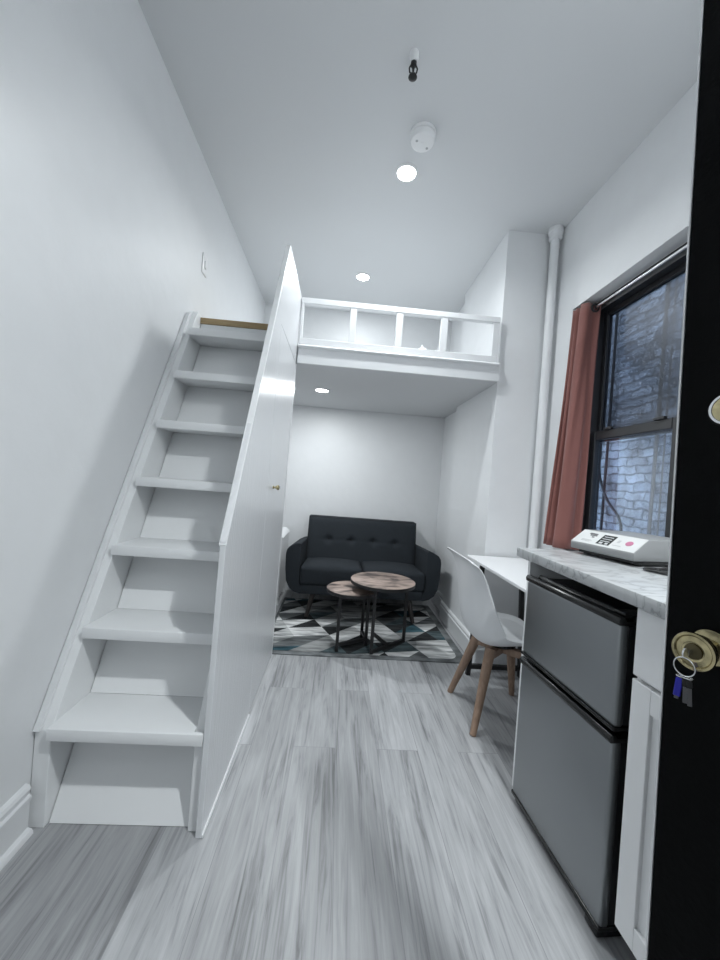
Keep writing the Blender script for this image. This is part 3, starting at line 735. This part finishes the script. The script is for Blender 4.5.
bm = B(); prism(bm, [(-0.004, 0.839), (-0.006, 0.852), (0.0, 0.861), (0.012, 0.862), (0.018, 0.850), (0.045, 0.850), (0.05, 0.862), (0.058, 0.862), (0.058, 0.839)], -fw2-0.001, fw2+0.001, 'y', 0.0025, 2); obj('top_handle', bm, 'black_plastic', ud, 40)
bm = B(); prism(bm, [(-0.004, 0.569), (-0.005, 0.561), (0.004, 0.556), (0.030, 0.559), (0.056, 0.556), (0.056, 0.569)], -fw2-0.001, fw2+0.001, 'y', 0.002, 2); obj('bottom_trim', bm, 'black_plastic', ud, 40)
bm = B(); prism(bm, [(-0.006, 0.526), (-0.008, 0.538), (-0.002, 0.547), (0.010, 0.548), (0.016, 0.538), (0.045, 0.538), (0.056, 0.549), (0.056, 0.526)], -fw2-0.001, fw2+0.001, 'y', 0.0025, 2); obj('top_handle', bm, 'black_plastic', ld_, 40)
bm = B(); box(bm, -0.002, 0.056, -fw2-0.001, fw2+0.001, 0.024, 0.038, 0.004, 2); obj('bottom_trim', bm, 'black_plastic', ld_, 40)
obj('hinge', box(B(), 0.02, 0.085, -fw2+0.01, -fw2+0.05, 0.8525, 0.870, 0.004, 2), 'black_plastic', fr, 40)
obj('hinge', box(B(), -0.002, 0.03, -fw2+0.004, -fw2+0.05, 0.004, 0.0235, 0.004, 2), 'black_plastic', fr, 40)

# ------------------------------------------------------------------ countertop appliance
ap = thing('countertop_appliance', 'white countertop appliance with slanted printed control panel by the window', 'appliance', (1.018, 1.342, CZ1), 0.24)
hw_ = 0.129
prof_a = [(-0.045, 0.020), (-0.047, 0.046), (0.022, 0.094), (0.26, 0.094), (0.26, 0.020)]
obj('housing', prism(B(), prof_a, -hw_, hw_, 'y', 0.004, 2), 'appliance_side', ap, 40)
obj('base', box(B(), -0.01, 0.255, -hw_+0.008, hw_-0.01, 0.006, 0.0205), 'black_plastic', ap, 0)
for x in (0.012, 0.22):
    for y in (-hw_+0.03, hw_-0.03): obj('foot', lathe(B(), [(0.014, 0), (0.014, 0.008)], 14, xf(x, y, 0)), 'black_plastic', ap, 40)
sl = math.atan2(0.048, 0.069); ln = math.hypot(0.048, 0.069)
def onpanel(u0, u1, v0, v1, t=0.0022, lift_=0.0008):
    """u across (0 far .. 1 near), v up the slope"""
    bm = B(); box(bm, v0*ln, v1*ln, hw_*(1-2*u1), hw_*(1-2*u0), lift_, t)
    bmesh.ops.transform(bm, matrix=xf(-0.047, 0, 0.046) @ Matrix.Rotation(-sl, 4, 'Y'), verts=bm.verts[:]); return bm
obj('control_panel', onpanel(0.012, 0.988, 0.03, 0.985, 0.0012, -0.0005), 'appliance', ap, 0)
obj('display', onpanel(0.40, 0.60, 0.15, 0.82), 'display', ap, 0)
bm = B()
for k in range(3): merge(bm, onpanel(0.43, 0.57, 0.36+0.15*k, 0.40+0.15*k, 0.0028))
merge(bm, onpanel(0.44, 0.49, 0.18, 0.30, 0.0028)); merge(bm, onpanel(0.53, 0.57, 0.18, 0.30, 0.0028))
obj('display_marks', bm, 'pale_mark', ap, 0)
bm = B()
for a, b_, c, d in ((0.17, 0.30, 0.72, 0.80), (0.20, 0.31, 0.62, 0.69), (0.25, 0.29, 0.50, 0.57)): merge(bm, onpanel(a, b_, c, d))
obj('dark_print', bm, 'grey_mark', ap, 0)
for a, b_, c, d in ((0.14, 0.30, 0.28, 0.31), (0.14, 0.28, 0.20, 0.23), (0.66, 0.70, 0.45, 0.62), (0.64, 0.76, 0.24, 0.27)): obj('fine_print', onpanel(a, b_, c, d), 'pale_mark', ap, 0)
bm = B(); t_ = lathe(bmesh.new(), [(0.0125, 0), (0.0125, 0.0026), (0, 0.0029)], 24, xf(-0.047, 0, 0.046) @ Matrix.Rotation(-sl, 4, 'Y') @ xf(0.52*ln, hw_*(1-2*0.83), 0.0002)); merge(bm, t_)
obj('round_button', bm, 'pink', ap, 40)
bm = B()
pc = [(1.26, 1.16, 0.957), (1.16, 1.175, 0.956), (1.075, 1.178, 0.956), (1.018, 1.172, 0.956), (1.005, 1.145, 0.956), (1.035, 1.12, 0.956), (1.10, 1.13, 0.956), (1.15, 1.155, 0.957), (1.11, 1.165, 0.965), (1.04, 1.150, 0.957), (1.025, 1.10, 0.956), (1.10, 1.05, 0.956), (1.25, 1.03, 0.956)]
def smooth_path(p, n=6):
    out = []; p = [Vector(q) for q in p]
    for i in range(len(p)-1):
        a, b_, c, d = p[max(i-1, 0)], p[i], p[i+1], p[min(i+2, len(p)-1)]
        for k in range(n):
            t = k/n; out.append(0.5*((2*b_)+(c-a)*t+(2*a-5*b_+4*c-d)*t*t+(3*b_-a-3*c+d)*t**3))
    out.append(p[-1]); return out
tube(bm, smooth_path(pc), 0.0045, 8)
cc = obj('power_cord', bm, 'cable', None, 60); tag(cc, 'loose black power cord coiled on the counter beside the appliance', 'cord'); rebase(cc, (1.15, 1.08, CZ1))

# ------------------------------------------------------------------ curtain and rod
rodx, rodz = XR+0.052, 2.272
cr_ = thing('curtain_rod', 'thin silver tension rod across the top of the window', 'curtain rod', (rodx, (WY0+WY1)/2, rodz))
obj('rod', tube(B(), [(0, (WY0-WY1)/2+0.002, 0), (0, (WY1-WY0)/2-0.002, 0)], 0.0085, 14), 'steel_bright', cr_, 60)
for s in (-1, 1): obj('end_cap', tube(B(), [(0, s*((WY1-WY0)/2-0.016), 0), (0, s*((WY1-WY0)/2-0.001), 0)], 0.013, 14), 'black_plastic', cr_, 60)

def curtain():
    # plan curve from the jamb side to the window side, at top and at hem
    topc = [(1.352, 2.214), (1.338, 2.200), (1.362, 2.186), (1.336, 2.168), (1.360, 2.152), (1.334, 2.130), (1.336, 2.108), (1.352, 2.096), (1.376, 2.092), (1.400, 2.098), (1.425, 2.086), (1.4255, 2.098)]
    hem = [(1.310, 2.262), (1.280, 2.240), (1.326, 2.222), (1.274, 2.196), (1.326, 2.164), (1.272, 2.130), (1.280, 2.092), (1.312, 2.074), (1.340, 2.070), (1.362, 2.078), (1.388, 2.060), (1.392, 2.08)]
    n = 8
    tp = smooth_path([(x, y, 0) for x, y in topc], n); hm = smooth_path([(x, y, 0) for x, y in hem], n)
    bm = B(); rows = []; nz = 26
    for j in range(nz+1):
        t = j/nz; z = 2.300 + (0.872-2.300)*t; k = t**1.15
        row = []
        for i, (a, b_) in enumerate(zip(tp, hm)):
            p = a.lerp(b_, k); row.append(bm.verts.new((p.x, p.y + 0.004*math.sin(7*t+i*0.3), z)))
        rows.append(row)
    for j in range(nz):
        for i in range(len(tp)-1): bm.faces.new((rows[j][i], rows[j][i+1], rows[j+1][i+1], rows[j+1][i]))
    bmesh.ops.recalc_face_normals(bm, faces=bm.faces[:])
    return bm
cur = thing('curtain', 'rust pink grommet curtain gathered at the far side of the window', 'curtain', (1.345, 2.15, 0.872))
cp = obj('drape', curtain(), 'curtain', cur, 60, cur.location)
md = cp.modifiers.new('thick', 'SOLIDIFY'); md.thickness = 0.003; md.offset = 0
bm = B(); tube(bm, [(rodx+0.021*math.cos(a), 2.088, rodz+0.021*math.sin(a)) for a in [2*PI*k/20 for k in range(20)]], 0.0055, 8, closed=True)
obj('grommet', bm, 'black_metal', cur, 60, cur.location)

# ------------------------------------------------------------------ cables outside the window
for nm, lab, path, rad, mm in (
    ('outdoor_cable', 'straight dark cable running down the outside brick wall nearest the curtain', [(2.42, 3.32, 5.0), (2.42, 3.30, 2.0), (2.42, 3.33, -0.5)], 0.012, 'cable'),
    ('outdoor_cable', 'tan grey pipe-like cable down the middle of the outside brick wall', [(2.42, 2.78, 5.0), (2.42, 2.77, 2.0), (2.42, 2.80, -0.5)], 0.013, 'pale_cable'),
    ('outdoor_cable', 'thin grey cable close beside the tan one on the outside brick wall', [(2.425, 2.70, 5.0), (2.425, 2.70, 2.0), (2.425, 2.72, -0.5)], 0.006, 'pale_cable'),
    ('outdoor_cable', 'curved black cable looping low on the outside brick wall', [(2.39, 3.42, 2.2), (2.39, 3.36, 1.5), (2.39, 3.24, 1.2), (2.39, 3.06, 1.02), (2.39, 3.03, 0.85), (2.39, 3.10, 0.65), (2.39, 3.30, 0.5)], 0.011, 'cable')):
    o = obj(nm, tube(B(), smooth_path(path), rad, 8), mm, None, 60); tag(o, lab, 'cable', 'cables on the outside brick wall'); rebase(o, path[-1])

# ------------------------------------------------------------------ black entry door, open
AL = math.radians(21.0)
LX, LY = 0.5160, 0.552
dd = Vector((math.sin(AL), -math.cos(AL), 0)); dn = Vector((-math.cos(AL), -math.sin(AL), 0))
dm = Matrix((dd, -dn, Vector((0, 0, 1)))).transposed().to_4x4()      # local x: latch -> hinge, local -y: face seen
dm = xf(LX, LY, 0.97) @ dm @ Matrix.Rotation(math.radians(-0.7), 4, 'Y') @ xf(0, 0, -0.97)
ed = bpy.data.objects.new('door_1', None); COL.objects.link(ed); ed.matrix_world = dm; ed['kind'] = 'structure'
ed['label'] = 'black painted entry door standing open beside the counter'
obj('door_leaf', box(B(), 0.004, 0.88, 0, 0.043, 0.008, 2.045, 0.002, 1), 'door_black', ed, 0)
obj('edge_strip', box(B(), 0.0015, 0.0038, -0.0006, 0.044, 0.008, 2.045), 'white_lam', ed, 0)
KB = 0.059; KD = 0.067; KZ = 0.974; KS = 0.73
kmx = xf(KB, 0, KZ) @ Matrix.Rotation(PI/2, 4, 'X') @ Matrix.Diagonal((KS, KS, KS*1.05, 1))
kn = obj('door_knob', lathe(B(), [(0.033, -0.001), (0.033, 0.004), (0.028, 0.009), (0.014, 0.012), (0.013, 0.020), (0.020, 0.026), (0.027, 0.034), (0.0295, 0.046), (0.0295, 0.055), (0.0335, 0.058), (0.0345, 0.061), (0.0335, 0.064), (0.0295, 0.0645), (0.0275, 0.0625), (0.0270, 0.0615), (0.0240, 0.0620), (0.018, 0.0640), (0.0165, 0.0632), (0, 0.0632)], 48, kmx), 'brass', ed, 35)
obj('lock_cylinder', lathe(B(), [(0.0135, 0.0630), (0.0135, 0.0650), (0.0125, 0.0655), (0, 0.0655)], 24, kmx), 'brass_dark', kn, 40)
db = obj('deadbolt', lathe(B(), [(0.0255, -0.001), (0.0255, 0.006), (0.022, 0.012), (0.019, 0.012), (0.0185, 0.0105)], 36, xf(KD, 0, 1.308) @ Matrix.Rotation(PI/2, 4, 'X')), 'steel_bright', ed, 35)
obj('lock_cylinder', lathe(B(), [(0.0185, 0.004), (0.0182, 0.0115), (0, 0.012)], 30, xf(KD, 0, 1.308) @ Matrix.Rotation(PI/2, 4, 'X')), 'brass', db, 35)
for z in (0.2, 1.0, 1.75): obj('hinge', lathe(B(), [(0.007, z), (0.007, z+0.09)], 12, xf(0.884, 0.004, 0)), 'brass', ed, 40)

kr = thing('key_ring', 'ring of keys hanging from the brass door knob lock', 'keys')
kr.matrix_world = dm @ xf(KB, -0.0655*KS*1.05, KZ) @ Matrix.Scale(0.85, 4)
# key in the lock: bow sticking out; ring through it
bm = B(); box(bm, -0.0012, 0.0012, -0.012, 0.001, -0.004, 0.004); lathe(bm, [(0.0085, -0.0011), (0.0085, 0.0011)], 20, xf(0, -0.019, 0) @ Matrix.Rotation(PI/2, 4, 'Y'))
obj('lock_key', bm, 'steel_bright', kr, 40)
R_ = 0.0140
bm = B(); tube(bm, [(R_*math.cos(a), -0.020, -0.021 + R_*math.sin(a)) for a in [2*PI*k/28 for k in range(28)]], 0.0010, 8, closed=True); obj('split_ring', bm, 'steel_bright', kr, 60)
def key(name, x, y, rot, head_m, shank_m, hl, sl_):
    mtx = xf(x, y, -0.040) @ Matrix.Rotation(rot, 4, 'Y') @ Matrix.Rotation(0.5, 4, 'Z')
    bm = B(); box(bm, -0.0045, 0.0045, -0.0012, 0.0012, -hl, 0.0, 0.0011, 1, mtx); k = obj(name, bm, head_m, kr, 40)
    bm = B(); box(bm, -0.0028, 0.0028, -0.0008, 0.0008, -hl-sl_, -hl+0.001, 0.0004, 1, mtx); obj('key_blade', bm, shank_m, k, 0)
    bm = B(); tube(bm, [mtx @ Vector((0.0045*math.cos(a), 0.0035*math.sin(a), 0.003)) for a in [2*PI*q/14 for q in range(14)]], 0.0009, 6, closed=True); obj('key_loop', bm, 'steel_bright', k, 60)
key('blue_key', -0.0045, -0.0215, 0.10, 'blue', 'key_steel', 0.030, 0.004)
key('silver_key', 0.002, -0.0190, -0.02, 'black_plastic', 'key_steel', 0.012, 0.024)
key('silver_key', 0.0065, -0.0180, -0.06, 'black_plastic', 'key_steel', 0.012, 0.026)
